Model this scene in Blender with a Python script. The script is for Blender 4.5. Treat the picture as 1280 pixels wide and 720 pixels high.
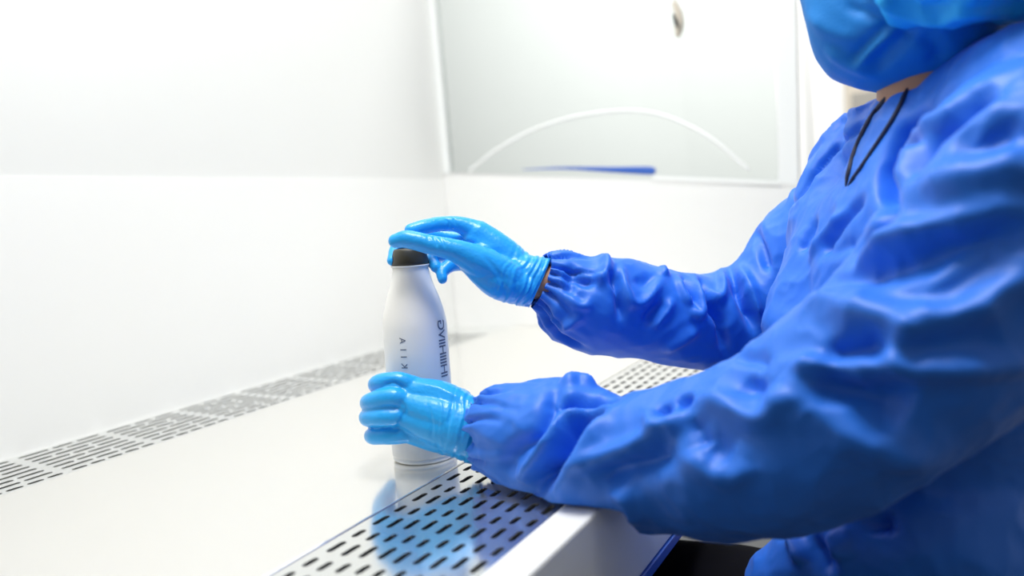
import bpy, bmesh, math, random
import numpy as np
from mathutils import Vector, Matrix, noise
from mathutils.bvhtree import BVHTree

for o in list(bpy.data.objects): bpy.data.objects.remove(o)
S = bpy.context.scene
C = S.collection
random.seed(4)

# ------------------------------------------------------------------ camera
F = 1050.0
R = np.array([[0.4578, -0.1109, 0.8821], [-0.8851, 0.0368, 0.4640], [-0.0840, -0.9931, -0.0813]])
U_, _s, V_ = np.linalg.svd(R); R = U_ @ V_
CAM = np.array([0.0, 0.0, 0.27])
cd = bpy.data.cameras.new('camera'); cam = bpy.data.objects.new('camera', cd); C.objects.link(cam)
cd.sensor_width = 36; cd.lens = 36 * F / 1280; cd.clip_start = 0.02
m = Matrix([[R[i][0], -R[i][1], -R[i][2], CAM[i]] for i in range(3)] + [[0, 0, 0, 1]])
cam.matrix_world = m
cd.dof.use_dof = True; cd.dof.focus_distance = 0.95; cd.dof.aperture_fstop = 2.3
S.camera = cam

def at(px, py, d):
    """world point seen at photo pixel (px,py) at distance d in front of the lens"""
    return CAM + R @ np.array([(px - 640) / F * d, (py - 360) / F * d, d])
def proj(p):
    q = R.T @ (np.asarray(p, float) - CAM)
    return 640 + F * q[0] / q[2], 360 + F * q[1] / q[2], q[2]

# ------------------------------------------------------------------ world, lights, exposure
w = bpy.data.worlds.new('world'); S.world = w; w.use_nodes = True
bg = w.node_tree.nodes['Background']; bg.inputs[0].default_value = (1.0, 1.0, 0.985, 1); bg.inputs[1].default_value = 0.24
_nt = w.node_tree       # added soft fill from above, weak at the horizon to darken the lower gown
_tc = _nt.nodes.new('ShaderNodeTexCoord'); _sp = _nt.nodes.new('ShaderNodeSeparateXYZ'); _mr = _nt.nodes.new('ShaderNodeMapRange')
_mr.inputs['From Min'].default_value = 0.0; _mr.inputs['From Max'].default_value = .55; _mr.inputs['To Min'].default_value = .045; _mr.inputs['To Max'].default_value = .38
_nt.links.new(_tc.outputs['Generated'], _sp.inputs[0]); _nt.links.new(_sp.outputs['Z'], _mr.inputs['Value']); _nt.links.new(_mr.outputs[0], bg.inputs[1])
S.view_settings.view_transform = 'Standard'; S.view_settings.look = 'None'
S.view_settings.gamma = 1; S.view_settings.exposure = 0.0; S.view_settings.use_curve_mapping = False

def area(name, loc, target, sx, sy, power, col=(1, 1, 1)):
    l = bpy.data.lights.new(name, 'AREA'); l.shape = 'RECTANGLE'; l.size = sx; l.size_y = sy
    l.energy = power; l.color = col
    o = bpy.data.objects.new(name, l); C.objects.link(o); o.location = loc
    o.rotation_euler = (Vector(target) - Vector(loc)).to_track_quat('-Z', 'Y').to_euler()
    return o
area('cabinet_lamp', (0.95, 0.78, 1.10), (0.95, 0.70, 0), 1.5, 0.35, 5.2, (1, 1, .97))
area('room_ceiling_lamp', (0.60, 0.25, 1.60), (0.9, 0.15, 0.1), 0.5, 0.5, 22.0)
area('far_wall_fill', (2.3, .9, 2.0), (4.0, .9, .5), 2.5, 1.5, 76.0)  # unseen fill light added to brighten the far room wall

# ------------------------------------------------------------------ materials
def mat(name, col, rough=.5, metal=0.0, spec=.5, sheen=0, coat=0, nscale=0, namp=0, bump=0, bscale=80, col2=None, trans=0):
    M = bpy.data.materials.new(name); M.use_nodes = True
    nt = M.node_tree; b = nt.nodes['Principled BSDF']
    b.inputs['Base Color'].default_value = (*col, 1); b.inputs['Roughness'].default_value = rough
    b.inputs['Metallic'].default_value = metal; b.inputs['Specular IOR Level'].default_value = spec
    b.inputs['Sheen Weight'].default_value = sheen; b.inputs['Coat Weight'].default_value = coat
    if trans: b.inputs['Transmission Weight'].default_value = trans
    if nscale or bump:
        tc = nt.nodes.new('ShaderNodeTexCoord')
    if nscale:
        n = nt.nodes.new('ShaderNodeTexNoise'); n.inputs['Scale'].default_value = nscale; n.inputs['Detail'].default_value = 4
        nt.links.new(tc.outputs['Object'], n.inputs['Vector'])
        mx = nt.nodes.new('ShaderNodeMix'); mx.data_type = 'RGBA'
        c2 = col2 or tuple(c * (1 - namp) for c in col)
        mx.inputs[6].default_value = (*col, 1); mx.inputs[7].default_value = (*c2, 1)
        nt.links.new(n.outputs['Fac'], mx.inputs[0]); nt.links.new(mx.outputs[2], b.inputs['Base Color'])
    if bump:
        n2 = nt.nodes.new('ShaderNodeTexNoise'); n2.inputs['Scale'].default_value = bscale; n2.inputs['Detail'].default_value = 3
        nt.links.new(tc.outputs['Object'], n2.inputs['Vector'])
        bp = nt.nodes.new('ShaderNodeBump'); bp.inputs['Strength'].default_value = bump; bp.inputs['Distance'].default_value = .002
        nt.links.new(n2.outputs['Fac'], bp.inputs['Height']); nt.links.new(bp.outputs['Normal'], b.inputs['Normal'])
    return M
M = {}
M['gown'] = mat('gown_fabric', (.016, .180, .80), .48, spec=.48, sheen=.08, nscale=9, namp=.12, bump=.10, bscale=900)
M['glove'] = mat('nitrile_glove', (.020, .42, .98), .30, spec=.5, nscale=25, namp=.10, bump=.25, bscale=260)
M['mask'] = mat('mask_fabric', (.006, .22, .66), .6, spec=.3, nscale=20, namp=.15, bump=.15, bscale=500)
M['cap_fabric'] = mat('cap_fabric', (.020, .46, .98), .6, spec=.3, nscale=20, namp=.12, bump=.15, bscale=500)
M['skin'] = mat('skin', (.52, .27, .15), .5, nscale=30, namp=.15)
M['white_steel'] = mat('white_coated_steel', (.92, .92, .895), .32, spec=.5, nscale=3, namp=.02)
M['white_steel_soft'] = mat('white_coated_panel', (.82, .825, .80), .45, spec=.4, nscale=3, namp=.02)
M['bench'] = mat('bench_steel', (.93, .915, .87), .13, metal=.78, nscale=2, namp=.03, bump=.02, bscale=30)
M['grille'] = mat('grille_steel', (.88, .89, .87), .14, metal=.92, nscale=4, namp=.04)
M['plenum'] = mat('dark_plenum', (.012, .014, .02), .6)
M['bottle'] = mat('bottle_plastic', (.96, .95, .91), .35, spec=.45)
M['bottle_cap'] = mat('cap_plastic', (.045, .04, .025), .35)
M['ink'] = mat('print_ink', (.10, .13, .20), .5)
M['dark'] = mat('dark_cord', (.006, .01, .04), .6)
M['trouser'] = mat('black_trouser', (.006, .006, .009), .9, spec=.1, nscale=20, namp=.3)
M['trim_blue'] = mat('blue_trim', (.03, .12, .50), .4)
M['beige'] = mat('beige_plastic', (.62, .56, .46), .5, nscale=6, namp=.08)
M['grey'] = mat('grey_plastic', (.33, .31, .27), .5)
M['room'] = mat('room_paint', (.86, .86, .84), .7, nscale=2, namp=.02)
M['floor'] = mat('room_floor', (.12, .125, .13), .4, nscale=5, namp=.08)
M['steel'] = mat('brushed_steel', (.45, .45, .42), .35, metal=.9)
M['rubber'] = mat('black_rubber', (.02, .02, .02), .6)
M['gasket'] = mat('white_gasket', (.93, .95, .93), .4)
M['hair'] = mat('dark_hair', (.02, .014, .01), .5)
M['eye'] = mat('eye_white', (.8, .8, .78), .2); M['iris'] = mat('iris_brown', (.05, .025, .01), .15)
G = bpy.data.materials.new('clear_pane'); G.use_nodes = True
nt = G.node_tree; nt.nodes.clear()
ou = nt.nodes.new('ShaderNodeOutputMaterial'); mx = nt.nodes.new('ShaderNodeMixShader')
tr = nt.nodes.new('ShaderNodeBsdfTransparent'); gl = nt.nodes.new('ShaderNodeBsdfGlossy'); fr = nt.nodes.new('ShaderNodeFresnel')
tr.inputs[0].default_value = (.93, .955, .945, 1); gl.inputs['Roughness'].default_value = .04; fr.inputs[0].default_value = 1.45
nt.links.new(fr.outputs[0], mx.inputs[0]); nt.links.new(tr.outputs[0], mx.inputs[1]); nt.links.new(gl.outputs[0], mx.inputs[2]); nt.links.new(mx.outputs[0], ou.inputs[0])
M['pane'] = G

# ------------------------------------------------------------------ object helpers
def link(name, me, material, parent=None):
    o = bpy.data.objects.new(name, me); C.objects.link(o)
    if material and not me.materials: me.materials.append(M[material])
    if parent is not None: o.parent = parent
    return o
def obj(name, bm, material, parent=None, smooth=False):
    me = bpy.data.meshes.new(name); bmesh.ops.recalc_face_normals(bm, faces=bm.faces); bm.to_mesh(me); bm.free()
    if smooth:
        for p in me.polygons: p.use_smooth = True
    return link(name, me, material, parent)
def empty(name, loc=(0, 0, 0)):
    o = bpy.data.objects.new(name, None); C.objects.link(o); o.location = loc; return o
def tag(o, label, cat, group=None, kind=None):
    o['label'] = label; o['category'] = cat
    if group: o['group'] = group
    if kind: o['kind'] = kind
    return o
def struct(o, label=None):
    o['kind'] = 'structure'
    if label: o['label'] = label
    return o
def reorigin(root_loc, o):
    """shift mesh of a child so that it stays put under an Empty placed at root_loc"""
    o.data.transform(Matrix.Translation(-Vector(root_loc)))
def add_box(bm, x0, x1, y0, y1, z0, z1, bev=0.0):
    r = bmesh.ops.create_cube(bm, size=1)
    vs = r['verts']
    for v in vs:
        v.co = Vector(((x0 + x1) / 2 + v.co.x * (x1 - x0), (y0 + y1) / 2 + v.co.y * (y1 - y0), (z0 + z1) / 2 + v.co.z * (z1 - z0)))
    if bev:
        es = list({e for v in vs for e in v.link_edges})
        bmesh.ops.bevel(bm, geom=es, offset=bev, segments=2, affect='EDGES', profile=.5)
def box(name, dims, material, parent=None, bev=0.0):
    bm = bmesh.new(); add_box(bm, *dims, bev=bev); return obj(name, bm, material, parent)
def lathe(prof, n=48, centre=(0, 0, 0)):
    bm = bmesh.new(); rings = []
    for r, z in prof:
        if r < 1e-6: rings.append([bm.verts.new((centre[0], centre[1], centre[2] + z))])
        else: rings.append([bm.verts.new((centre[0] + r * math.cos(2 * math.pi * k / n), centre[1] + r * math.sin(2 * math.pi * k / n), centre[2] + z)) for k in range(n)])
    for a, b in zip(rings, rings[1:]):
        for k in range(n):
            k2 = (k + 1) % n
            if len(a) == 1 and len(b) == 1: continue
            if len(a) == 1: bm.faces.new((a[0], b[k], b[k2]))
            elif len(b) == 1: bm.faces.new((a[k], a[k2], b[0]))
            else: bm.faces.new((a[k], a[k2], b[k2], b[k]))
    return bm
def crom(pts, n):
    """Catmull-Rom resample of rows [x,y,z,...]"""
    P = np.array(pts, float)
    if len(P) < 3:
        t = np.linspace(0, 1, n)[:, None]; return P[0] * (1 - t) + P[-1] * t
    Q = np.vstack([2 * P[0] - P[1], P, 2 * P[-1] - P[-2]]); out = []
    for t in np.linspace(0, len(P) - 1 - 1e-9, n):
        i = int(t); u = t - i; a, b, c, d = Q[i:i + 4]
        out.append(.5 * ((2 * b) + (-a + c) * u + (2 * a - 5 * b + 4 * c - d) * u * u + (-a + 3 * b - 3 * c + d) * u ** 3))
    return np.array(out)
def add_tube(bm, pts, up=(0, 0, 1), n=24, seg=None, caps=True):
    """pts rows: x,y,z,ra,rb   (rb along 'up' made perpendicular, ra across)"""
    rows = crom([list(p) if len(p) == 5 else list(p) + [p[3]] for p in pts], seg or max(6, len(pts) * 5))
    up = np.array(up, float); rings = []
    T = np.gradient(rows[:, :3], axis=0); T /= np.linalg.norm(T, axis=1)[:, None] + 1e-12
    def ring(c, t, ra, rb):
        s = np.cross(t, up); s /= np.linalg.norm(s) + 1e-9; v = np.cross(s, t)
        return [bm.verts.new(c + s * ra * math.cos(a) + v * rb * math.sin(a)) for a in np.linspace(0, 2 * math.pi, n, endpoint=False)]
    K = 5
    if caps:
        c, t, ra, rb = rows[0, :3], T[0], rows[0, 3], rows[0, 4]; rr = min(ra, rb)
        for k in range(K, 0, -1):
            a = math.pi / 2 * k / (K + .4); rings.append(ring(c - t * rr * math.sin(a), t, ra * math.cos(a), rb * math.cos(a)))
    for i in range(len(rows)): rings.append(ring(rows[i, :3], T[i], rows[i, 3], rows[i, 4]))
    if caps:
        c, t, ra, rb = rows[-1, :3], T[-1], rows[-1, 3], rows[-1, 4]; rr = min(ra, rb)
        for k in range(1, K + 1):
            a = math.pi / 2 * k / (K + .4); rings.append(ring(c + t * rr * math.sin(a), t, ra * math.cos(a), rb * math.cos(a)))
    for a, b in zip(rings, rings[1:]):
        for k in range(n): bm.faces.new((a[k], a[(k + 1) % n], b[(k + 1) % n], b[k]))
    if caps: bm.faces.new(rings[0][::-1]); bm.faces.new(rings[-1])
def fuse(parts, voxel, smooth_it=6, smooth_f=.6):
    """parts: list of (rows, up). One continuous skin around all of them."""
    bm = bmesh.new()
    for rows, up in parts: add_tube(bm, rows, up)
    bmesh.ops.recalc_face_normals(bm, faces=bm.faces)
    me = bpy.data.meshes.new('tmp'); bm.to_mesh(me); bm.free()
    o = bpy.data.objects.new('tmp', me); C.objects.link(o)
    r = o.modifiers.new('r', 'REMESH'); r.mode = 'VOXEL'; r.voxel_size = voxel; r.use_smooth_shade = True
    s = o.modifiers.new('s', 'SMOOTH'); s.iterations = smooth_it; s.factor = smooth_f
    dg = bpy.context.evaluated_depsgraph_get(); ev = o.evaluated_get(dg)
    out = bpy.data.meshes.new_from_object(ev)
    bpy.data.objects.remove(o)
    for p in out.polygons: p.use_smooth = True
    return out
def getco(me):
    a = np.empty(len(me.vertices) * 3); me.vertices.foreach_get('co', a); return a.reshape(-1, 3)
def getno(me):
    a = np.empty(len(me.vertices) * 3); me.vertices.foreach_get('normal', a); return a.reshape(-1, 3)
def setco(me, a):
    me.vertices.foreach_set('co', a.ravel()); me.update()
def noise_at(P, s, seed=0.0, stretch=None):
    out = np.empty(len(P)); Q = P * s if stretch is None else (P @ stretch) * s
    for i, p in enumerate(Q): out[i] = noise.noise(Vector((p[0] + seed, p[1] - seed, p[2] + 2 * seed)))
    return out
def bvh_of(me):
    return BVHTree.FromPolygons([v.co.copy() for v in me.vertices], [tuple(p.vertices) for p in me.polygons])
def on_surface(bvh, px, py, dmax=3):
    d = R @ np.array([(px - 640) / F, (py - 360) / F, 1.0]); L = np.linalg.norm(d)
    h = bvh.ray_cast(Vector(CAM), Vector(d / L))
    return np.array(h[0]) if h[0] is not None else None
def strokes(me, items, maxd=None):
    """folds laid on cloth: (pixel polyline, width m, height m[, depth range]) -> displacement along the normal"""
    bvh = bvh_of(me); P = getco(me); N = getno(me); disp = np.zeros(len(P))
    for it in items:
        poly, wd, am = it[0], it[1], it[2]; dr = it[3] if len(it) > 3 else None
        pp = crom([list(p) + [0] for p in poly], 4 * len(poly))
        q = [on_surface(bvh, a[0], a[1]) for a in pp]; q = [x for x in q if x is not None]
        if dr: q = [x for x in q if dr[0] < proj(x)[2] < dr[1]]
        if len(q) < 2: print('stroke missed', poly[0]); continue
        q = np.array(q); n = len(q); lo = q.min(0) - 3 * wd; hi = q.max(0) + 3 * wd
        idx = np.where(np.all((P > lo) & (P < hi), axis=1))[0]
        if len(idx) == 0: continue
        X = P[idx]; best = np.full(len(idx), 9.0); tt = np.zeros(len(idx))
        for i in range(n - 1):
            a, b = q[i], q[i + 1]; ab = b - a; l2 = ab @ ab
            if l2 < 1e-10 or l2 > .01: continue
            t = np.clip(((X - a) @ ab) / l2, 0, 1); d = np.linalg.norm(X - (a + t[:, None] * ab), axis=1)
            k = d < best; best[k] = d[k]; tt[k] = (i + t[k]) / (n - 1)
        tap = np.clip(np.minimum(tt, 1 - tt) * 4 + .12, 0, 1) ** .8
        g = np.exp(-(best / wd) ** 2)
        disp[idx] += am * tap * g
    setco(me, P + N * disp[:, None])
def lap(me, it=2, f=.5, mask=None):
    P = getco(me); ne = len(me.edges); E = np.empty(ne * 2, int); me.edges.foreach_get('vertices', E); E = E.reshape(-1, 2)
    for _ in range(it):
        acc = np.zeros_like(P); cnt = np.zeros(len(P))
        for k in range(3):
            acc[:, k] = np.bincount(E[:, 0], P[E[:, 1], k], len(P)) + np.bincount(E[:, 1], P[E[:, 0], k], len(P))
        cnt = np.bincount(E.ravel(), minlength=len(P)); Q = acc / np.maximum(cnt, 1)[:, None]
        if mask is None: P = P + f * (Q - P)
        else: P = P + (f * mask)[:, None] * (Q - P)
    setco(me, P)

# ------------------------------------------------------------------ setting: the cabinet shell and the room
XW = 1.884          # side wall of the cabinet
YB, YS0, YS1, YG, YR = 1.165, .290, .328, .500, .990
X0 = -.45
def prism(name, poly, axis, a0, a1, material, parent=None):
    """poly in the two other axes, extruded along axis from a0 to a1"""
    bm = bmesh.new(); A = []; B = []
    for p in poly:
        for L, v in ((A, a0), (B, a1)):
            c = [0, 0, 0]; o = [k for k in range(3) if k != axis]; c[axis] = v; c[o[0]] = p[0]; c[o[1]] = p[1]; L.append(bm.verts.new(c))
    n = len(poly)
    bm.faces.new(A); bm.faces.new(B[::-1])
    for k in range(n): bm.faces.new((A[k], A[(k + 1) % n], B[(k + 1) % n], B[k]))
    return obj(name, bm, material, parent)

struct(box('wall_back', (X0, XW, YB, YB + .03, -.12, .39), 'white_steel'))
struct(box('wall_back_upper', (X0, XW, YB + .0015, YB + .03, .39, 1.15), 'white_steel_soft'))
# side wall: white lower panel whose top edge drops towards the front, clear pane above it
struct(prism('wall_side', [(YS0 - .008, -.12), (YB - .001, -.12), (YB - .001, .400), (YS0 - .008, .290)], 0, XW, XW + .02, 'white_steel'))
struct(prism('window_1', [(YS0 + .03, .296), (YB - .02, .404), (YB - .02, 1.1), (YS0 + .03, 1.1)], 0, XW + .006, XW + .012, 'pane'))
struct(box('trim_1', (XW - .004, XW + .022, YB - .022, YB - .001, .402, 1.1), 'gasket'))
struct(prism('trim_2', [(YS0 - .008, .292), (YS0 + .032, .298), (YS0 - .0, 1.1), (YS0 - .04, 1.1)], 0, XW - .004, XW + .022, 'gasket'))
struct(prism('trim_3', [(YS0 + .028, .2955), (.60, .334), (.60, .342), (YS0 + .028, .3035)], 0, XW - .006, XW - .0, 'gasket'))
# room
struct(box('floor', (-2.2, 4.2, -2.6, 2.6, -.80, -.78), 'floor'))
struct(box('wall_right', (-2.2, 4.0, -2.6, -2.5, -.78, 2.0), 'room'))
struct(box('wall_far', (4.0, 4.1, -2.6, 2.6, -.78, 2.0), 'room'))

# ------------------------------------------------------------------ work surface, grilles, sill
def slot_plate(name, x0, x1, y0, y1, z, th, cells, material, parent=None):
    """flat plate with stadium-shaped slots; cells = list of rows (ya,yb,[(xa,xb,slot_a,slot_b,slot_w)])"""
    bm = bmesh.new(); N = 4
    def quad(a, b, c, d): bm.faces.new([bm.verts.new(v) for v in (a, b, c, d)])
    for ya, yb, row in cells:
        yc = (ya + yb) / 2
        for xa, xb, sa, sb, sw in row:
            if sa is None:
                quad((xa, ya, z), (xb, ya, z), (xb, yb, z), (xa, yb, z)); continue
            r = sw / 2; inner = []; outer = []
            for side in (1, -1):
                cx = (sb - r) if side == 1 else (sa + r)
                for k in range(N + 1):
                    t = -math.pi / 2 + math.pi * k / N
                    inner.append((cx + side * r * math.cos(t), yc + side * r * math.sin(t)))
                    if k == 0: outer.append((cx, ya if side == 1 else yb))
                    elif k == N: outer.append((cx, yb if side == 1 else ya))
                    else: outer.append((xb if side == 1 else xa, (ya + (yb - ya) * k / N) if side == 1 else (yb - (yb - ya) * k / N)))
            # corner fill handled by snapping first/last arc points to the corners
            n = len(inner)
            vi = [bm.verts.new((*p, z)) for p in inner]; vo = [bm.verts.new((*p, z)) for p in outer]
            vl = [bm.verts.new((*p, z - th)) for p in inner]
            co = {}
            for k in range(n):
                k2 = (k + 1) % n
                bm.faces.new((vo[k], vo[k2], vi[k2], vi[k])); bm.faces.new((vi[k], vi[k2], vl[k2], vl[k]))
            for (cx_, cy_, a, b) in ((xb, ya, 0, 1), (xb, yb, N - 1, N), (xa, yb, N + 1, N + 2), (xa, ya, 2 * N, 2 * N + 1)):
                cv = bm.verts.new((cx_, cy_, z)); bm.faces.new((vo[a], cv, vo[b]))
    o = obj(name, bm, material, parent)
    return o

# one long front air grille
grill = empty('front_air_grille', (.7, (YS1 + YG) / 2, -.004))
cells = []; rp = (YG - YS1 - .010) / 9
yy = YS1 + .003
cells.append((YS1, yy, [(X0, XW, None, None, 0)]))
for r_ in range(9):
    row = []; x = X0; ph = [0, .003, -.004, .002, -.003, .004, 0, -.002, .003][r_]; k = 0
    while x < XW - .02:
        L = .0245 if k % 2 == 0 else .0185; gp = .0345 if k % 2 == 0 else .031
        xe = min(x + gp, XW)
        if xe - x > L + .009: row.append((x, xe, x + .005 + ph * .6, x + .005 + ph * .6 + L, .0065))
        else: row.append((x, xe, None, None, 0))
        x = xe; k += 1
    if x < XW: row.append((x, XW, None, None, 0))
    cells.append((yy, yy + rp, row)); yy += rp
cells.append((yy, YG - .0015, [(X0, XW, None, None, 0)]))
o = slot_plate('slotted_plate', X0, XW, YS1, YG, -.001, .0015, cells, 'grille', grill); reorigin(grill.location, o)
o = box('plenum', (X0, XW, YS1 + .001, YG - .002, -.055, -.05), 'plenum', grill); reorigin(grill.location, o)
o = box('rear_lip', (X0, XW, YG - .004, YG - .0015, -.05, -.0015), 'plenum', grill); reorigin(grill.location, o)
tag(grill, 'white metal front grille with black slots under the gowned arms', 'air grille')

# rear grille : panels separated by bars
rg = empty('rear_air_grille', (.7, 1.08, -.004)); cells = []
yy = YR + .004; nrow = 8; rp = (YB - .004 - yy) / nrow
cells.append((YR + .001, yy, [(X0, XW, None, None, 0)]))
for r_ in range(nrow):
    row = []; base = X0 + .015; x = X0; sk = .030 * (r_ / nrow)
    b = -.455 + sk + X0 * 0
    row.append((X0, max(X0 + .0001, b - .0), None, None, 0)) if b > X0 else None
    x = max(b, X0)
    while x < XW - .15:
        # bar then slots to the next bar, .138 apart
        row.append((x, x + .008, None, None, 0)); x += .008; rem = .130
        if r_ == 0: seq = [.0262] * 4 + [.0252]
        elif r_ % 3 == 1: seq = [.050, .038, .042]
        elif r_ % 3 == 2: seq = [.034, .056, .040]
        else: seq = [.062, .068]
        for s_ in seq: row.append((x, x + s_, x + .002, x + s_ - .003, .0078)); x += s_
    row.append((x, XW, None, None, 0))
    cells.append((yy, yy + rp, row)); yy += rp
cells.append((yy, YB, [(X0, XW, None, None, 0)]))
o = slot_plate('slotted_plate', X0, XW, YR, YB, -.001, .0015, cells, 'grille', rg); reorigin(rg.location, o)
o = box('plenum', (X0, XW, YR + .002, YB - .001, -.05, -.045), 'plenum', rg); reorigin(rg.location, o)
tag(rg, 'long slotted rear air grille along the foot of the white back wall', 'air grille')

wk = box('work_surface', (X0, XW - .001, YG, YR, -.012, 0), 'bench', bev=.0012)
tag(wk, 'pale polished steel work surface between the two slotted grilles', 'work surface')

sill = empty('front_sill', (.7, (YS0 + YS1) / 2, -.1))
o = box('sill_rail', (X0, XW + .02, YS0, YS1 - .001, -.10, .003), 'white_steel', sill, bev=.003); reorigin(sill.location, o)
o = box('blue_edge', (X0, XW + .02, YS0 - .002, YS1 - .004, -.112, -.1005), 'trim_blue', sill, bev=.001); reorigin(sill.location, o)
tag(sill, 'white box sill along the cabinet front with a blue lower edge', 'sill')
cab = empty('cabinet_base', (.7, .75, -.78))
o = box('apron', (X0, XW + .02, YS1 + .04, YB + .03, -.165, -.115), 'beige', cab, bev=.003); reorigin(cab.location, o)
for xx in (X0 + .1, XW - .12):
    for yv in (.62, 1.08):
        o = box('leg', (xx, xx + .06, yv, yv + .06, -.78, -.166), 'white_steel', cab, bev=.003); reorigin(cab.location, o)
tag(cab, 'beige cabinet underframe below the white front sill', 'cabinet base')

# items on the side pane
def arc_mesh(pts, r, n=8):
    bm = bmesh.new(); add_tube(bm, [(*p, r) for p in pts], up=(1, 0.01, 0), n=n, seg=48); return bm
arc = obj('arc_reflection', arc_mesh([(XW + .001, 1.085, .402), (XW + .001, 1.0, .447), (XW + .001, .88, .487), (XW + .001, .74, .502), (XW + .001, .60, .487), (XW + .001, .48, .425), (XW + .001, .385, .335)], .0042), 'gasket', smooth=True)  # arc of reflected light on the pane, built as a white bead
tag(arc, 'faint white arched light reflection shaped as a bead on the clear side pane', 'pane_reflection')
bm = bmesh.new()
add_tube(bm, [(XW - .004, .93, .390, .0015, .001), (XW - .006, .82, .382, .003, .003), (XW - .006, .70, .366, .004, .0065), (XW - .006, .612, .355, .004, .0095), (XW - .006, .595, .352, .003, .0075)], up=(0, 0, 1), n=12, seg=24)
o = obj('gown_reflection', bm, 'trim_blue', smooth=True); tag(o, 'thin tapering blue strip for the gown reflection along the bottom of the side pane', 'pane_reflection')  # reflection of the blue gown in the pane, built as an added strip
hk = empty('hanging_hook', (XW - .004, .519, .64))
bm = bmesh.new(); add_tube(bm, [(XW - .004, .521, 1.05, .0018), (XW - .004, .520, .70, .0018)], up=(1, 0, 0), n=8)
o = obj('cord', bm, 'steel', hk, True); reorigin(hk.location, o)
bm = bmesh.new(); add_tube(bm, [(XW - .004, .522, .715, .006), (XW - .004, .515, .69, .009), (XW - .004, .516, .665, .0105), (XW - .004, .519, .648, .007)], up=(1, 0, 0), n=12)
o = obj('clip_body', bm, 'beige', hk, True); reorigin(hk.location, o)
bm = bmesh.new(); add_tube(bm, [(XW - .014, .524, .690, .002), (XW - .015, .519, .672, .0045), (XW - .014, .515, .660, .002)], up=(1, 0, 0), n=10)
o = obj('clip_jaw', bm, 'rubber', hk, True); reorigin(hk.location, o)
tag(hk, 'small grey clip hanging on a thin cord near the top of the side pane', 'hook')

# box on the far wall beyond the cabinet
pb = at(1070, 112, 3.3)
dsp = empty('wall_dispenser', (3.985, pb[1], pb[2]))
c0 = at(1062, 108, 1.0); dr = c0 - CAM
def on_x(px, py, X):
    d = at(px, py, 1.0) - CAM; return CAM + d * ((X - CAM[0]) / d[0])
a_, b_, c_ = on_x(1052, 60, 3.9), on_x(1056, 140, 3.9), on_x(1125, 140, 3.9)
o = box('housing', (3.9, 3.999, c_[1], b_[1], b_[2] - .06, on_x(1060, 86, 3.9)[2]), 'beige', dsp, bev=.01); reorigin(dsp.location, o)
w0, w1 = on_x(1064, 117, 3.9), on_x(1110, 138, 3.9)
o = box('opening', (3.885, 3.901, w1[1], w0[1], w1[2] - .03, w0[2]), 'grey', dsp, bev=.004); reorigin(dsp.location, o)
tag(dsp, 'beige wall box with a grey opening behind the masked chin', 'dispenser')
struct(box('trim_4', (3.97, 3.999, on_x(1003, 60, 3.97)[1] - .008, on_x(1003, 60, 3.97)[1] + .008, -.78, 2.0), 'white_steel_soft'))

# ------------------------------------------------------------------ bottle
_b = at(531, 571, 1.0) - CAM; _b = CAM + _b * (-CAM[2] / _b[2]); BX, BY = _b[0], _b[1]
bt = empty('spray_bottle', (BX, BY, 0)); bt.name = 'bottle'; bt.rotation_euler = Matrix.Rotation(.018, 3, Vector(R[:, 2])).to_euler()
r0 = .0375
prof = [(0, .002), (r0 - .006, .002), (r0 - .002, .001), (r0 - .001, .004), (r0, .008), (r0, .156), (r0 - .0008, .164), (r0 - .003, .175), (r0 - .0065, .188), (r0 - .011, .200), (r0 - .0145, .212), (r0 - .0165, .222), (r0 - .0165, .2265), (0, .2265)]
bm = lathe([(0, .0), (r0 - .004, 0), (r0 - .001, .002), (r0 - .001, .0045), (r0 - .0022, .0055), (r0 - .0022, .0065), (r0 - .0003, .0075)] + prof[4:], 64)
obj('body', bm, 'bottle', bt, True)
bm = lathe([(0, .227), (.0205, .227), (.0215, .2275), (.0218, .231), (.0205, .238), (.0185, .2445), (.017, .2465), (0, .2468)], 48)
obj('cap', bm, 'bottle_cap', bt, True)
bm = lathe([(.0200, .2255), (.0222, .2258), (.0222, .2272), (.0200, .2278)], 48)
obj('neck_ring', bm, 'white_steel_soft', bt, True)
def wrap_text(txt, size, ang, ztop, material, spread=1.0):
    """upright-rotated lettering bent around the bottle; ang = direction on the cylinder"""
    cu = bpy.data.curves.new('t', 'FONT'); cu.body = txt; cu.size = size; cu.extrude = 0; cu.space_character = spread
    to = bpy.data.objects.new('t', cu); C.objects.link(to)
    me = bpy.data.meshes.new_from_object(to.evaluated_get(bpy.context.evaluated_depsgraph_get())); bpy.data.objects.remove(to)
    b0 = bmesh.new(); b0.from_mesh(me); bmesh.ops.triangulate(b0, faces=b0.faces)
    for _ in range(3): bmesh.ops.subdivide_edges(b0, edges=[e_ for e_ in b0.edges if e_.calc_length() > .0018], cuts=1)
    bmesh.ops.triangulate(b0, faces=b0.faces); b0.to_mesh(me); b0.free()
    P = getco(me); mxx = P[:, 0].max()
    z = ztop - (mxx - P[:, 0]); th = ang + P[:, 1] / r0      # text runs upwards
    rr = r0 + .0003
    Q = np.stack([rr * np.cos(th), rr * np.sin(th), z], 1); setco(me, Q)
    bm2 = bmesh.new(); bm2.from_mesh(me)
    bm2.to_mesh(me); bm2.free()
    return me
tocam = math.atan2(-BY, -BX)      # direction bottle -> camera
me = wrap_text('IHIIIHIIVG', .0180, tocam + math.radians(43), .163, 'ink', .88); link('large_print', me, 'ink', bt)
me = wrap_text('I K I I A', .0105, tocam - math.radians(29), .148, 'ink', 1.25); link('small_print', me, 'ink', bt)
tag(bt, 'tall white plastic bottle with black cap held by both blue gloves', 'bottle')

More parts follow.
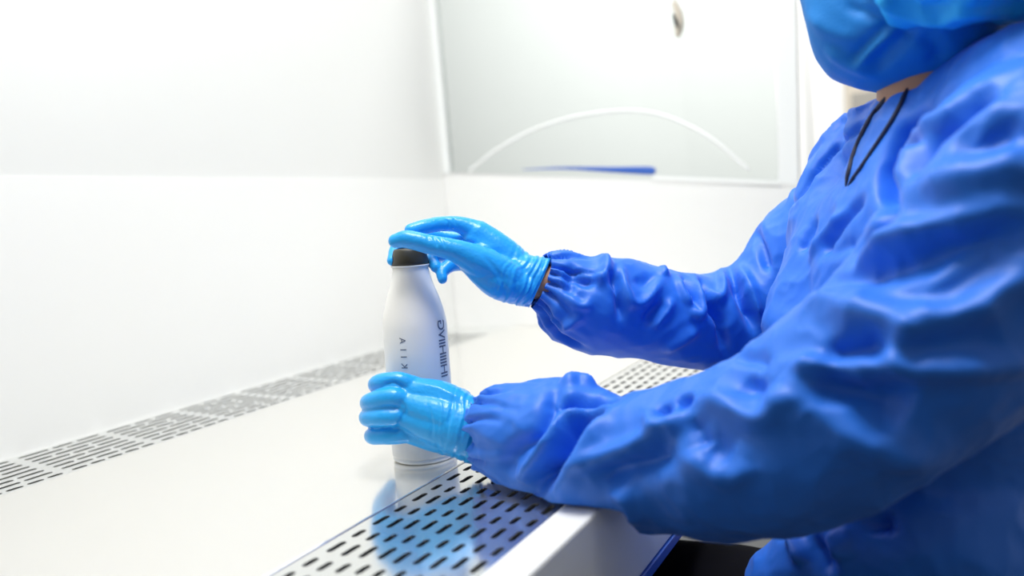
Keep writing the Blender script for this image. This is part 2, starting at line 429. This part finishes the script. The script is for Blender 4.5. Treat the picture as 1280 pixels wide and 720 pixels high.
# ------------------------------------------------------------------ person
PB = (.93, -.02, -.78)
person = empty('person', PB)
tag(person, 'person in blue gown, mask and cap reaching both gloved hands to the bottle', 'person')
def pchild(name, me, material):
    me.transform(Matrix.Translation(-Vector(PB))); return link(name, me, material, person)
def rc(px, py, d, ra, rb=None):
    """point by photo pixel + distance, radii in metres"""
    p = at(px, py, d); return (p[0], p[1], p[2], ra, ra if rb is None else rb)
S1 = np.array([.76, -.06, .275]); S2 = np.array([1.06, .085, .265])      # near and far shoulder
MID = (S1 + S2) / 2
sh = (S2 - S1)[:2]; sh = np.array([*(sh / np.linalg.norm(sh)), 0]); fw = np.array([-sh[1], sh[0], 0])
upv = tuple(fw)
def tor(z, f_, ra, rb, s_=0): 
    p = MID + fw * f_ + sh * s_; return (p[0], p[1], z, ra, rb)

# hidden body: torso, neck, head, arms
HC = at(1162, -104, .80)       # head centre
hd = np.array([-.33, .80, -.42]); hd /= np.linalg.norm(hd)      # where the face looks
hs = np.cross(hd, [0, 0, 1]); hs /= np.linalg.norm(hs); hu = np.cross(hs, hd)
def H(s_, f_, u_): return HC + hs * s_ + hd * f_ + hu * u_
def h5(s_, f_, u_, ra, rb): return (*H(s_, f_, u_), ra, rb)
nw = at(672, 352, .985); nb = at(603, 540, .905)
E1 = at(935, 575, .735); E2 = at(935, 392, 1.06)
bodyparts = [
    ([tor(-.22, -.02, .12, .09, .035), tor(-.05, -.02, .11, .08, .04), tor(.12, 0, .12, .08, .02), tor(.22, .0, .11, .05), tor(.25, .01, .05, .045)], upv),
    ([(*(MID + np.array([0, 0, .0])), .042, .042), (*(MID - fw * .002 + sh * .002 + np.array([0, 0, .11])), .044, .044), (*H(0, -.05, -.06), .048, .048)], upv),
    ([h5(0, -.015, -.10, .045, .05), h5(0, -.005, -.04, .068, .088), h5(0, -.01, .02, .077, .098), h5(0, -.015, .055, .070, .088)], tuple(hd)),
    ([h5(0, .045, -.105, .020, .020), h5(0, .062, -.06, .036, .030), h5(0, .07, -.02, .045, .025), h5(0, .072, .03, .050, .022)], tuple(hd)),
    ([h5(0, .094, -.018, .013, .015), h5(0, .096, .004, .009, .010), h5(0, .088, .030, .006, .008)], tuple(hd)),
    ([h5(.078, -.005, -.022, .007, .012), h5(.083, -.015, .012, .008, .016)], tuple(hd)),
    ([h5(-.078, -.005, -.022, .007, .012), h5(-.083, -.015, .012, .008, .016)], tuple(hd)),
    ([(*S1, .05, .05), (*((S1 + E1) / 2), .036, .036), (*E1, .030, .030), (*((E1 + nb) / 2), .026, .025), (*nb, .024, .019)], (0, 0, 1)),
    ([(*S2, .05, .05), (*((S2 + E2) / 2), .038, .038), (*E2, .032, .032), (*((E2 + nw) / 2), .029, .027), (*nw, .0265, .021), (*at(650, 345, .982), .022, .018)], (0, 0, 1)),
]
bm_ = fuse(bodyparts, .005, 6); pchild('body', bm_, 'skin')
for s_ in (-1, 1):
    e = lathe([(0, -.0115), (.006, -.0098), (.0100, -.0058), (.0115, 0), (.0100, .0058), (.006, .0098), (0, .0115)], 20)
    bmesh.ops.translate(e, verts=e.verts, vec=Vector(H(s_ * .031, .080, .020)) - Vector(PB)); eo = obj('eye', e, 'eye', person, True)
    e = lathe([(0, .0), (.0045, -.0002), (.0055, -.0014), (.0055, -.003)], 20)
    bmesh.ops.rotate(e, verts=e.verts, cent=(0, 0, 0), matrix=Vector(hd).to_track_quat('Z', 'Y').to_matrix())
    bmesh.ops.translate(e, verts=e.verts, vec=Vector(H(s_ * .031, .0925, .017)) - Vector(PB)); obj('iris', e, 'iris', eo, True)
    e = bmesh.new(); add_tube(e, [h5(s_ * .014, .094, .040, .002, .002), h5(s_ * .032, .092, .046, .003, .003), h5(s_ * .05, .080, .042, .0015, .0015)], tuple(hd), 10)
    bmesh.ops.translate(e, verts=e.verts, vec=-Vector(PB)); obj('eyebrow', e, 'hair', person, True)

# ---- gown
near = [rc(603, 540, .897, .036, .0385), rc(618, 541, .89, .045, .047), rc(640, 543, .875, .053, .055), rc(700, 557, .85, .066, .068), rc(765, 578, .81, .068, .066),
        rc(840, 574, .775, .070, .068), rc(905, 568, .745, .076, .074), rc(985, 545, .715, .080, .080), rc(1075, 490, .69, .083, .086), rc(1180, 392, .67, .084, .090),
        (*(S1 + np.array([-.005, .01, -.01])), .080, .085), (*(S1 * .7 + MID * .3 + np.array([0, 0, .005])), .07, .075)]
far = [rc(675, 351, .985, .030, .0315), rc(696, 358, .99, .041, .045), rc(722, 373, .995, .050, .054), rc(765, 382, 1.0, .055, .059), rc(830, 394, 1.02, .056, .058),
       rc(895, 398, 1.045, .058, .060), rc(962, 376, 1.05, .060, .064), rc(1012, 316, 1.035, .064, .068), (*(S2 + np.array([-.0, .01, -.02])), .062, .066), (*(S2 * .7 + MID * .3), .06, .07)]
torso = [tor(-.30, .03, .185, .155, .03), tor(-.20, .02, .165, .145, .035), tor(-.08, .01, .150, .13, .04), tor(.05, .015, .150, .120, .03), tor(.16, .01, .165, .110, .01), tor(.25, .005, .155, .090), tor(.29, .005, .095, .070), tor(.315, .005, .070, .060)]
front = [rc(1099, 166, .93, .034, .034), rc(1062, 223, .94, .050, .050), rc(1050, 290, .93, .06, .06)]
trap = [rc(1114, 176, .87, .048, .048), rc(1150, 178, .85, .060, .060), rc(1200, 168, .80, .070, .070), rc(1300, 150, .70, .080, .080)]
chest = [rc(1075, 265, .93, .07, .07), rc(1075, 330, .90, .08, .08), rc(1060, 420, .88, .07, .09)]
lap_ = [tor(-.26, .06, .20, .10), tor(-.30, .22, .19, .06)]
skirt = [rc(1010, 745, .86, .06, .06), rc(1080, 700, .84, .08, .08), rc(1180, 660, .80, .10, .10)]
gm = fuse([(near, (0, 0, 1)), (far, (0, 0, 1)), (torso, upv), (chest, upv), (trap, upv), (front, upv), (skirt, (0, 0, 1))], .0030, 18, .6)

def axis_info(rows):
    r = np.array([x[:3] for x in rows]); return r
def cuff(me, c0, c1, n, amp, reach, phase=0):
    """gathers running away from an elastic cuff at c0 towards c1"""
    P = getco(me); N = getno(me); ax = np.array(c1) - np.array(c0); ax /= np.linalg.norm(ax)
    u = np.cross(ax, [0, 0, 1.]); u /= np.linalg.norm(u); v = np.cross(u, ax)
    d = P - np.array(c0); s = d @ ax; rr = np.linalg.norm(d - s[:, None] * ax, axis=1)
    idx = np.where((s > -.05) & (s < reach * 3) & (rr < .10))[0]
    th = np.arctan2(d[idx] @ v, d[idx] @ u)
    out = np.zeros(len(idx))
    for j, i in enumerate(idx):
        t = th[j]; nn = noise.noise(Vector((math.cos(t) * 2.2 + phase, math.sin(t) * 2.2, s[i] * 14)))
        wv = math.sin(n * t + 3.2 * nn + phase)
        a = .25 - 1.5 * max(0.0, (abs(wv) - .5) / .5) ** 1.4
        modn = .55 + .6 * noise.noise(Vector((math.cos(t) * 4, math.sin(t) * 4, phase)))
        si = s[i]; env = math.exp(-max(si - .004, 0) / reach) * (1 if si > -.004 else .3)
        out[j] = amp * a * env * (.6 + modn)
    P[idx] += N[idx] * out[:, None]; setco(me, P)
def cloth_noise(me, amps, region=None):
    P = getco(me); N = getno(me); d = np.zeros(len(P))
    A = np.array([[1.0, .25, .1], [.1, 1.15, .3], [.2, -.3, .9]])
    for s_, a_, sd in amps:
        n1 = noise_at(P, s_, sd, A); d += a_ * (1 - 2 * np.abs(n1) ** .75 - .25)
    setco(me, P + N * d[:, None])
def smooth_only(me, amps):
    P = getco(me); N = getno(me); d = np.zeros(len(P))
    for s_, a_, sd in amps: d += a_ * noise_at(P, s_, sd)
    setco(me, P + N * d[:, None])

smooth_only(gm, [(7, .008, 3.1), (15, .004, 7.7)])
NEAR = (0, .93); FAR = (.88, 2); SK = (.745, 2)
folds = [
    # far sleeve
    ([(743, 313), (757, 325), (757, 342), (740, 353)], .006, .007, FAR),
    ([(777, 334), (779, 359), (790, 378), (807, 375), (827, 350)], .0055, .006, FAR),
    ([(765, 338), (773, 368), (777, 402)], .006, -.007, FAR),
    ([(795, 345), (806, 355), (815, 342)], .008, -.004, FAR),
    ([(808, 323), (822, 333), (832, 346)], .006, .006, FAR),
    ([(855, 331), (866, 341), (872, 362), (875, 392), (862, 388)], .005, .007, FAR),
    ([(852, 340), (862, 365), (870, 380)], .0045, -.008, FAR),
    ([(843, 334), (852, 362), (864, 384)], .005, .005, FAR),
    ([(874, 352), (888, 381), (901, 403), (907, 440)], .0055, -.012, FAR),
    ([(902, 332), (905, 357), (897, 373), (886, 362)], .005, .007, FAR),
    ([(910, 335), (923, 364), (932, 387), (944, 412)], .006, -.014, FAR),
    ([(918, 318), (938, 360), (951, 402)], .006, .005, FAR),
    ([(943, 284), (951, 312), (962, 340)], .006, -.008, FAR),
    ([(815, 411), (829, 393), (841, 375)], .006, .005, FAR),
    ([(806, 404), (818, 389), (829, 377)], .006, -.007, FAR),
    ([(876, 410), (850, 428), (826, 440)], .008, .004, FAR),
    ([(677, 392), (688, 409), (698, 424), (730, 436)], .006, -.009, FAR),
    ([(700, 414), (714, 404), (728, 394)], .005, .005, FAR),
    ([(715, 339), (732, 352), (749, 347)], .006, -.006, FAR),
    ([(710, 364), (724, 381), (742, 378)], .006, .005, FAR),
    ([(716, 330), (712, 350), (716, 368)], .006, -.005, FAR),
    # near sleeve
    ([(699, 476), (688, 506), (675, 539), (645, 562), (628, 592)], .009, -.010, NEAR),
    ([(700, 506), (724, 498), (765, 501)], .0075, -.017, NEAR),
    ([(704, 518), (692, 546), (673, 573), (648, 602)], .008, .010, NEAR),
    ([(751, 508), (724, 530), (702, 564), (683, 592), (666, 616)], .0105, -.024, NEAR),
    ([(765, 506), (727, 515), (704, 522)], .005, .007, NEAR),
    ([(758, 520), (733, 552), (712, 591), (680, 630)], .011, .008, NEAR),
    ([(700, 480), (720, 476), (745, 486)], .008, .006, NEAR),
    ([(721, 583), (763, 568), (806, 552), (832, 534)], .008, .007, NEAR),
    ([(735, 598), (775, 588), (815, 574), (845, 556)], .014, -.009, NEAR),
    ([(770, 610), (784, 630), (794, 657)], .009, .006, NEAR),
    ([(846, 504), (855, 500), (863, 496)], .007, -.008, NEAR),
    ([(808, 512), (818, 530), (835, 534), (855, 520)], .007, .006, NEAR),
    ([(826, 508), (832, 518)], .006, -.007, NEAR),
    ([(858, 560), (868, 578), (887, 589), (920, 592), (928, 572)], .010, .005, NEAR),
    ([(885, 560), (902, 566), (910, 572)], .012, -.004, NEAR),
    ([(868, 520), (875, 545), (880, 560)], .009, -.006, NEAR),
    ([(870, 500), (900, 505), (945, 524), (975, 505), (984, 485)], .010, .008, NEAR),
    ([(925, 478), (945, 487), (950, 495)], .009, -.007, NEAR),
    ([(900, 450), (935, 447), (965, 455)], .007, -.005, NEAR),
    ([(984, 466), (1010, 494), (1060, 532), (1120, 560), (1180, 576)], .018, .010, NEAR),
    ([(1005, 471), (1073, 500), (1140, 520)], .020, -.013, NEAR),
    ([(984, 455), (1030, 459), (1100, 462), (1190, 459), (1290, 452)], .009, .010, NEAR),
    ([(1104, 458), (1127, 431), (1146, 398)], .009, .007, NEAR),
    ([(1029, 441), (1070, 436), (1109, 428)], .010, -.008, NEAR),
    # front of the gown and near shoulder
    ([(1162, 140), (1131, 180), (1113, 216), (1104, 269), (1078, 304), (1033, 318)], .010, -.013),
    ([(1251, 109), (1207, 131), (1167, 171), (1136, 220)], .010, -.015),
    ([(1189, 131), (1149, 180), (1118, 242)], .008, .006),
    ([(1029, 323), (1118, 298), (1207, 279), (1290, 258)], .011, .009),
    ([(1025, 350), (1118, 330), (1207, 300), (1290, 280)], .015, -.011),
    ([(1010, 366), (1073, 388), (1140, 396), (1207, 384), (1290, 330)], .015, .011),
    ([(1096, 374), (1162, 375), (1207, 356), (1285, 302)], .009, -.006),
    ([(1189, 191), (1233, 180), (1290, 160)], .013, -.008),
    ([(1150, 240), (1210, 215), (1290, 200)], .016, .008),
    ([(1104, 113), (1051, 158), (1011, 202), (989, 251)], .005, .005),
    ([(1109, 124), (1062, 168), (1022, 209), (988, 262)], .0045, -.006),
    ([(1082, 242), (1042, 292), (1029, 318)], .008, -.007),
    ([(1022, 272), (1010, 296), (998, 315)], .006, -.005),
    ([(1060, 262), (1035, 290), (1010, 330)], .007, .005),
    # skirt of the gown
    ([(1131, 642), (1198, 684), (1262, 714)], .016, .014, SK),
    ([(1144, 628), (1200, 652), (1262, 670)], .014, -.012, SK),
    ([(984, 660), (995, 682), (1004, 706)], .006, .009, SK),
    ([(1029, 647), (1045, 670), (1055, 700)], .010, .008, SK),
    ([(1091, 613), (1095, 640), (1102, 670)], .012, -.013, SK),
    ([(1006, 655), (1025, 690), (1040, 718)], .008, -.010, SK),
]
strokes(gm, [(f_[0], f_[1], f_[2] * 1.55, *f_[3:]) for f_ in folds])
cloth_noise(gm, [(22, .0024, 1.3), (47, .0009, 4.1)])
# open the sleeve ends so the wrists come out of real cuffs, and the collar
def cut_cap(me, c, ax, depth):
    ax = np.array(ax) / np.linalg.norm(ax); bm = bmesh.new(); bm.from_mesh(me)
    res = bmesh.ops.bisect_plane(bm, geom=[g for g in list(bm.verts) + list(bm.edges) + list(bm.faces)], plane_co=Vector(c), plane_no=Vector(ax))
    dele = [f for f in bm.faces if (f.calc_center_median() - Vector(c)).dot(Vector(ax)) < 0 and (f.calc_center_median() - Vector(c)).length < depth]
    bmesh.ops.delete(bm, geom=dele, context='FACES'); bm.to_mesh(me); bm.free()
cut_cap(gm, near[0][:3], np.array(near[1][:3]) - np.array(near[0][:3]), .075)
cut_cap(gm, far[0][:3], np.array(far[1][:3]) - np.array(far[0][:3]), .065)
cuff(gm, near[0][:3], near[2][:3], 8, .0100, .026, 1.0)
cuff(gm, far[0][:3], far[2][:3], 8, .0070, .024, 2.3)
lap(gm, 1, .4)
P_ = getco(gm)      # cloth rests on the sill and grille instead of sinking into them; hem ends at the stool
k_ = (P_[:, 1] > YS0 - .03) & (P_[:, 2] < .007); P_[k_, 2] = .007 + (P_[k_, 2] - .007) * .02
k_ = P_[:, 2] < -.34; P_[k_, 2] = -.34 + (P_[k_, 2] + .34) * .02
setco(gm, P_)
for p in gm.polygons: p.use_smooth = True
gm0 = gm.copy()
gown = pchild('gown', gm, 'gown')
def tie(pix, r, name):
    bv = bvh_of(gm0); q = [on_surface(bv, *p) for p in [tuple(a[:2]) for a in crom([(*p, 0) for p in pix], 14)]]
    q = [x - R[:, 2] * r * .5 for x in q if x is not None]
    e = bmesh.new(); n = len(q); add_tube(e, [(*x, r * (1 if 0 < i < n - 1 else .4), r * (1 if 0 < i < n - 1 else .4)) for i, x in enumerate(q)], upv, 10, n * 2)
    bmesh.ops.translate(e, verts=e.verts, vec=-Vector(PB)); obj(name, e, 'dark', person, True)
tie([(1113, 117), (1088, 148), (1068, 190), (1057, 232)], .0030, 'neck_tie')
tie([(1134, 110), (1117, 146), (1082, 200), (1060, 232)], .0022, 'neck_tie')
sol = gown.modifiers.new('thickness', 'SOLIDIFY'); sol.thickness = .0012; sol.offset = -1

# ---- gloves
def digit(pts, r):
    rr = r if isinstance(r, (list, tuple)) else [r] * len(pts)
    return [(*at(*p), q, q) for p, q in zip(pts, rr)]
UPZ = (0, 0, 1)
nearhand = [
    (digit([(520, 484, .918), (497, 476, .912), (473, 479, .922), (472, 483, .955), (484, 484, .995)], [.0115, .0102, .0098, .0088, .008]), UPZ),
    (digit([(512, 500, .912), (488, 497, .903), (464, 502, .917), (462, 504, .952), (478, 503, 1.0)], [.0118, .0108, .0102, .009, .008]), UPZ),
    (digit([(512, 521, .912), (488, 521, .902), (463, 522, .916), (461, 522, .952), (478, 521, 1.0)], [.0118, .0108, .0102, .009, .008]), UPZ),
    (digit([(518, 540, .915), (492, 544, .908), (468, 545, .920), (467, 544, .952), (484, 541, .992)], [.0112, .0100, .0094, .0084, .0075]), UPZ),
    (digit([(592, 524, .905), (553, 499, .912), (512, 487, .916)], [.021, .0195, .0135]), UPZ),
    (digit([(592, 535, .900), (550, 519, .902), (508, 504, .910)], [.024, .021, .0145]), UPZ),
    (digit([(592, 545, .900), (550, 534, .902), (508, 522, .910)], [.024, .021, .0145]), UPZ),
    (digit([(592, 552, .905), (550, 548, .910), (514, 541, .914)], [.0215, .0165, .0125]), UPZ),
    (digit([(588, 520, .915), (581, 505, .945), (577, 497, .978), (567, 495, 1.005)], [.015, .0115, .0105, .0095]), UPZ),
    ([rc(572, 535, .903, .028, .031), rc(596, 540, .905, .0295, .0355), rc(612, 543, .905, .030, .037)], UPZ),
]
farhand = [
    (digit([(634, 347, .960), (600, 328, .948), (568, 313, .938), (538, 306, .934), (510, 299, .934), (494, 301, .936)], [.0205, .0185, .0130, .0110, .0104, .0080]), UPZ),   # thumb
    (digit([(598, 291, .982), (575, 281, .978), (552, 280, .972), (532, 283, .962), (514, 288, .955)], [.0150, .0098, .0088, .0084, .0078]), UPZ),   # index
    (digit([(602, 302, 1.0), (565, 297, 1.004), (530, 294, 1.002), (499, 306, .990), (490, 326, .968)], [.0130, .0100, .0090, .0080, .0060]), UPZ),  # middle
    (digit([(606, 314, 1.005), (575, 316, 1.01), (550, 318, 1.002), (541, 325, .990), (545, 334, .972)], [.0130, .0105, .0095, .0080, .0066]), UPZ), # ring
    (digit([(610, 327, 1.0), (588, 328, .995), (566, 330, .982), (553, 340, .972), (553, 349, .966)], [.0125, .0100, .0088, .0072, .0058]), UPZ),   # little
    (digit([(655, 346, .985), (625, 315, .983), (598, 293, .982)], [.024, .0205, .0165]), UPZ),
    (digit([(655, 350, .985), (628, 330, .985), (602, 308, .985)], [.026, .0235, .018]), UPZ),
    (digit([(655, 356, .980), (625, 342, .975), (600, 322, .975)], [.025, .023, .018]), UPZ),
    (digit([(656, 360, .972), (622, 350, .958), (588, 328, .952)], [.0215, .0215, .014]), UPZ),
    ([rc(645, 346, .98, .026, .0285), rc(664, 351, .982, .027, .0300), rc(676, 354, .985, .0275, .0305), rc(682, 356, .986, .0275, .0305)], UPZ),
]
def glove(parts, wrist, inner, seed, cuffdir):
    me = fuse(parts, .0013, 7, .5)
    P = getco(me); N = getno(me); ax = np.array(inner) - np.array(wrist); L = np.linalg.norm(ax); ax /= L
    s = (P - np.array(wrist)) @ ax
    w_ = np.clip(1 - s / .055, 0, 1)
    # ring creases of the loose rubber around the wrist
    n1 = noise_at(P, 30, seed); n2 = noise_at(P, 75, seed + 3)
    cre = np.sin(s * 700 + n1 * 7) * .0007 + np.sin(s * 1150 + n1 * 9 + n2 * 3) * .0005
    P = P + N * (cre * w_ + n2 * .0004)[:, None]
    setco(me, P)
    cut_cap(me, wrist, ax, .06)
    for p in me.polygons: p.use_smooth = True
    return me
g1 = glove(nearhand, at(607, 542, .905), at(560, 530, .905), 2.0, 0)
strokes(g1, [([(533, 500), (540, 530), (538, 560)], .0022, -.0010), ([(566, 497), (562, 525), (556, 560)], .0020, -.0012), ([(548, 490), (552, 520), (549, 552)], .0020, .0008),
             ([(500, 500), (506, 512), (498, 532), (490, 540)], .0022, -.0014), ([(480, 481), (492, 478), (506, 484)], .0022, -.0025), ([(520, 478), (550, 486), (575, 498)], .003, .0010)])
o1 = pchild('glove', g1, 'glove')
g2 = glove(farhand, at(675, 354, .983), at(626, 332, .983), 9.0, 0)
strokes(g2, [([(541, 295), (545, 302), (546, 309)], .0014, -.0011), ([(549, 296), (554, 303), (556, 310)], .0014, -.0010), ([(534, 294), (537, 301)], .0014, -.0006),
             ([(557, 273), (561, 279), (560, 286)], .0014, -.0012), ([(567, 273), (570, 281)], .0013, -.0007), ([(562, 296), (590, 300), (625, 318)], .0045, .0020), ([(604, 318), (625, 345), (632, 368)], .003, -.0010)])
o2 = pchild('glove', g2, 'glove')
_mb = Matrix.Translation(bt.location) @ bt.rotation_euler.to_matrix().to_4x4(); _ib = _mb.inverted()
_zr = [0, .164, .175, .188, .2, .212, .222, .2265, .2275, .231, .238, .2465]
_rr = [r0, r0 - .0008, r0 - .003, r0 - .0065, r0 - .011, r0 - .0145, r0 - .0165, r0 - .0165, .0215, .0218, .0205, .017]
for o in (o1, o2):      # fingertips flatten against the bottle they hold
    for v in o.data.vertices:
        q = _ib @ (v.co + Vector(PB))
        if 0 < q.z < .2475:
            d = math.hypot(q.x, q.y); lim = float(np.interp(q.z, _zr, _rr)) + .0004
            if d < lim:
                if .2478 - q.z < lim - d: q.z = .2478
                else: k = lim / max(d, 1e-5); q.x *= k; q.y *= k
                v.co = _mb @ q - Vector(PB)
for o in (o1, o2):
    sol = o.modifiers.new('thickness', 'SOLIDIFY'); sol.thickness = .0005; sol.offset = -1

# ---- mask and cap
mk = [([rc(1060, -42, .825, .050, .051), rc(1104, 14, .815, .073, .077), rc(1158, -4, .790, .078, .081), rc(1205, -42, .79, .070, .070)], (0, 0, 1)),
      ([h5(0, .092, -.075, .030, .030), h5(0, .112, -.03, .022, .020), h5(0, .106, .0, .014, .014)], tuple(hd))]
mm = fuse(mk, .003, 10); smooth_only(mm, [(22, .004, 5.0)])
strokes(mm, [([(1072, 84), (1095, 58), (1132, 27)], .004, .005), ([(1062, 76), (1082, 56), (1115, 25)], .005, -.004), ([(1090, 92), (1112, 62), (1150, 34)], .007, -.005),
             ([(1010, 20), (1040, 40), (1080, 50)], .008, .004), ([(1030, 60), (1060, 80), (1100, 98)], .007, .004), ([(1150, 40), (1170, 60), (1172, 80)], .008, -.005), ([(1055, 5), (1095, 22), (1140, 45)], .006, -.006)])
pchild('face_mask', mm, 'mask')
cp = [([h5(0, .015, .070, .078, .080), h5(0, -.04, .060, .096, .096), rc(1172, -66, .722, .066, .066), rc(1235, -78, .715, .071, .073), rc(1310, -84, .73, .074, .077)], (0, 0, 1)), ([h5(.03, -.05, .03, .07, .07), h5(.02, -.07, -.03, .06, .06)], (0, 0, 1))]
cm = fuse(cp, .003, 8); smooth_only(cm, [(18, .005, 8.0)])
cloth_noise(cm, [(24, .003, 2.0)])
strokes(cm, [([(1085, -40), (1112, 8), (1172, 26), (1205, 16), (1279, 18)], .006, .006), ([(1100, -20), (1150, 8), (1200, 2)], .006, -.004), ([(1200, 10), (1230, -20), (1260, -60)], .008, .005)])
pchild('bouffant_cap', cm, 'cap_fabric')
# dark tie cord at the collar
def cordpts(pix): return [(*at(*p[:3]), p[3]) for p in pix]
# legs
hipN = tor(-.28, 0, .1, .1, -.09); hipF = tor(-.28, 0, .1, .1, .09)
def leg(hip, side):
    h = np.array(hip[:3]) + sh * 0; kn = h + np.array([side * .05 + .0, .40, 0]); kn[2] = -.245
    an = kn + fw * .02; an[2] = -.72
    return [([(*(h + np.array([0, 0, .02])), .100, .100), (*((h + kn) / 2 + np.array([0, 0, .01])), .094, .092), (*kn, .062, .062)], (0, 0, 1)),
            ([(*kn, .062, .062), (*((kn + an) / 2), .058, .058), (*an, .045, .045)], tuple(fw))], an
L1, a1 = leg(hipN, -1); L2, a2 = leg(hipF, 1)
pel = [([tor(-.30, -.02, .17, .12), tor(-.22, -.02, .16, .11)], upv)]
tm = fuse(L1 + L2 + pel, .008, 6); P_ = getco(tm); k_ = (P_[:, 2] < -.35) & (np.linalg.norm(P_[:, :2] - (MID - fw * .03)[:2], axis=1) < .21); P_[k_, 2] = -.35; setco(tm, P_); smooth_only(tm, [(12, .005, 1.0)]); pchild('trousers', tm, 'trouser')
for an in (a1, a2):
    fm = fuse([([(*(an + np.array([0, 0, -.02])), .040, .035), (*(an + fw * .08 + np.array([0, 0, -.028])), .042, .026), (*(an + fw * .16 + np.array([0, 0, -.035])), .036, .020)], (0, 0, 1))], .005, 5)
    pchild('shoe', fm, 'rubber')
# stool
sx, sy = MID[0] - fw[0] * .03, MID[1] - fw[1] * .03
stool = empty('lab_stool', (sx, sy, -.78))
obj('seat', lathe([(0, .375), (.16, .375), (.18, .385), (.185, .40), (.175, .418), (.15, .425), (0, .425)], 40), 'rubber', stool, True)
obj('column', lathe([(0, .06), (.03, .06), (.03, .22), (.018, .225), (.018, .376), (0, .376)], 24), 'steel', stool, True)
for k in range(5):
    a = 2 * math.pi * k / 5 + .3; e = bmesh.new(); add_tube(e, [(0, 0, .075, .018, .012), (.13 * math.cos(a), .13 * math.sin(a), .065, .016, .011), (.25 * math.cos(a), .25 * math.sin(a), .055, .012, .009)], (0, 0, 1), 12)
    lg = obj('leg', e, 'steel', stool, True)
    e = lathe([(0, .0), (.018, .003), (.025, .015), (.025, .03), (.018, .042), (0, .045)], 16); bmesh.ops.translate(e, verts=e.verts, vec=(.25 * math.cos(a), .25 * math.sin(a), 0)); obj('caster', e, 'rubber', lg, True)
tag(stool, 'black padded stool on a steel base under the gowned person', 'stool')
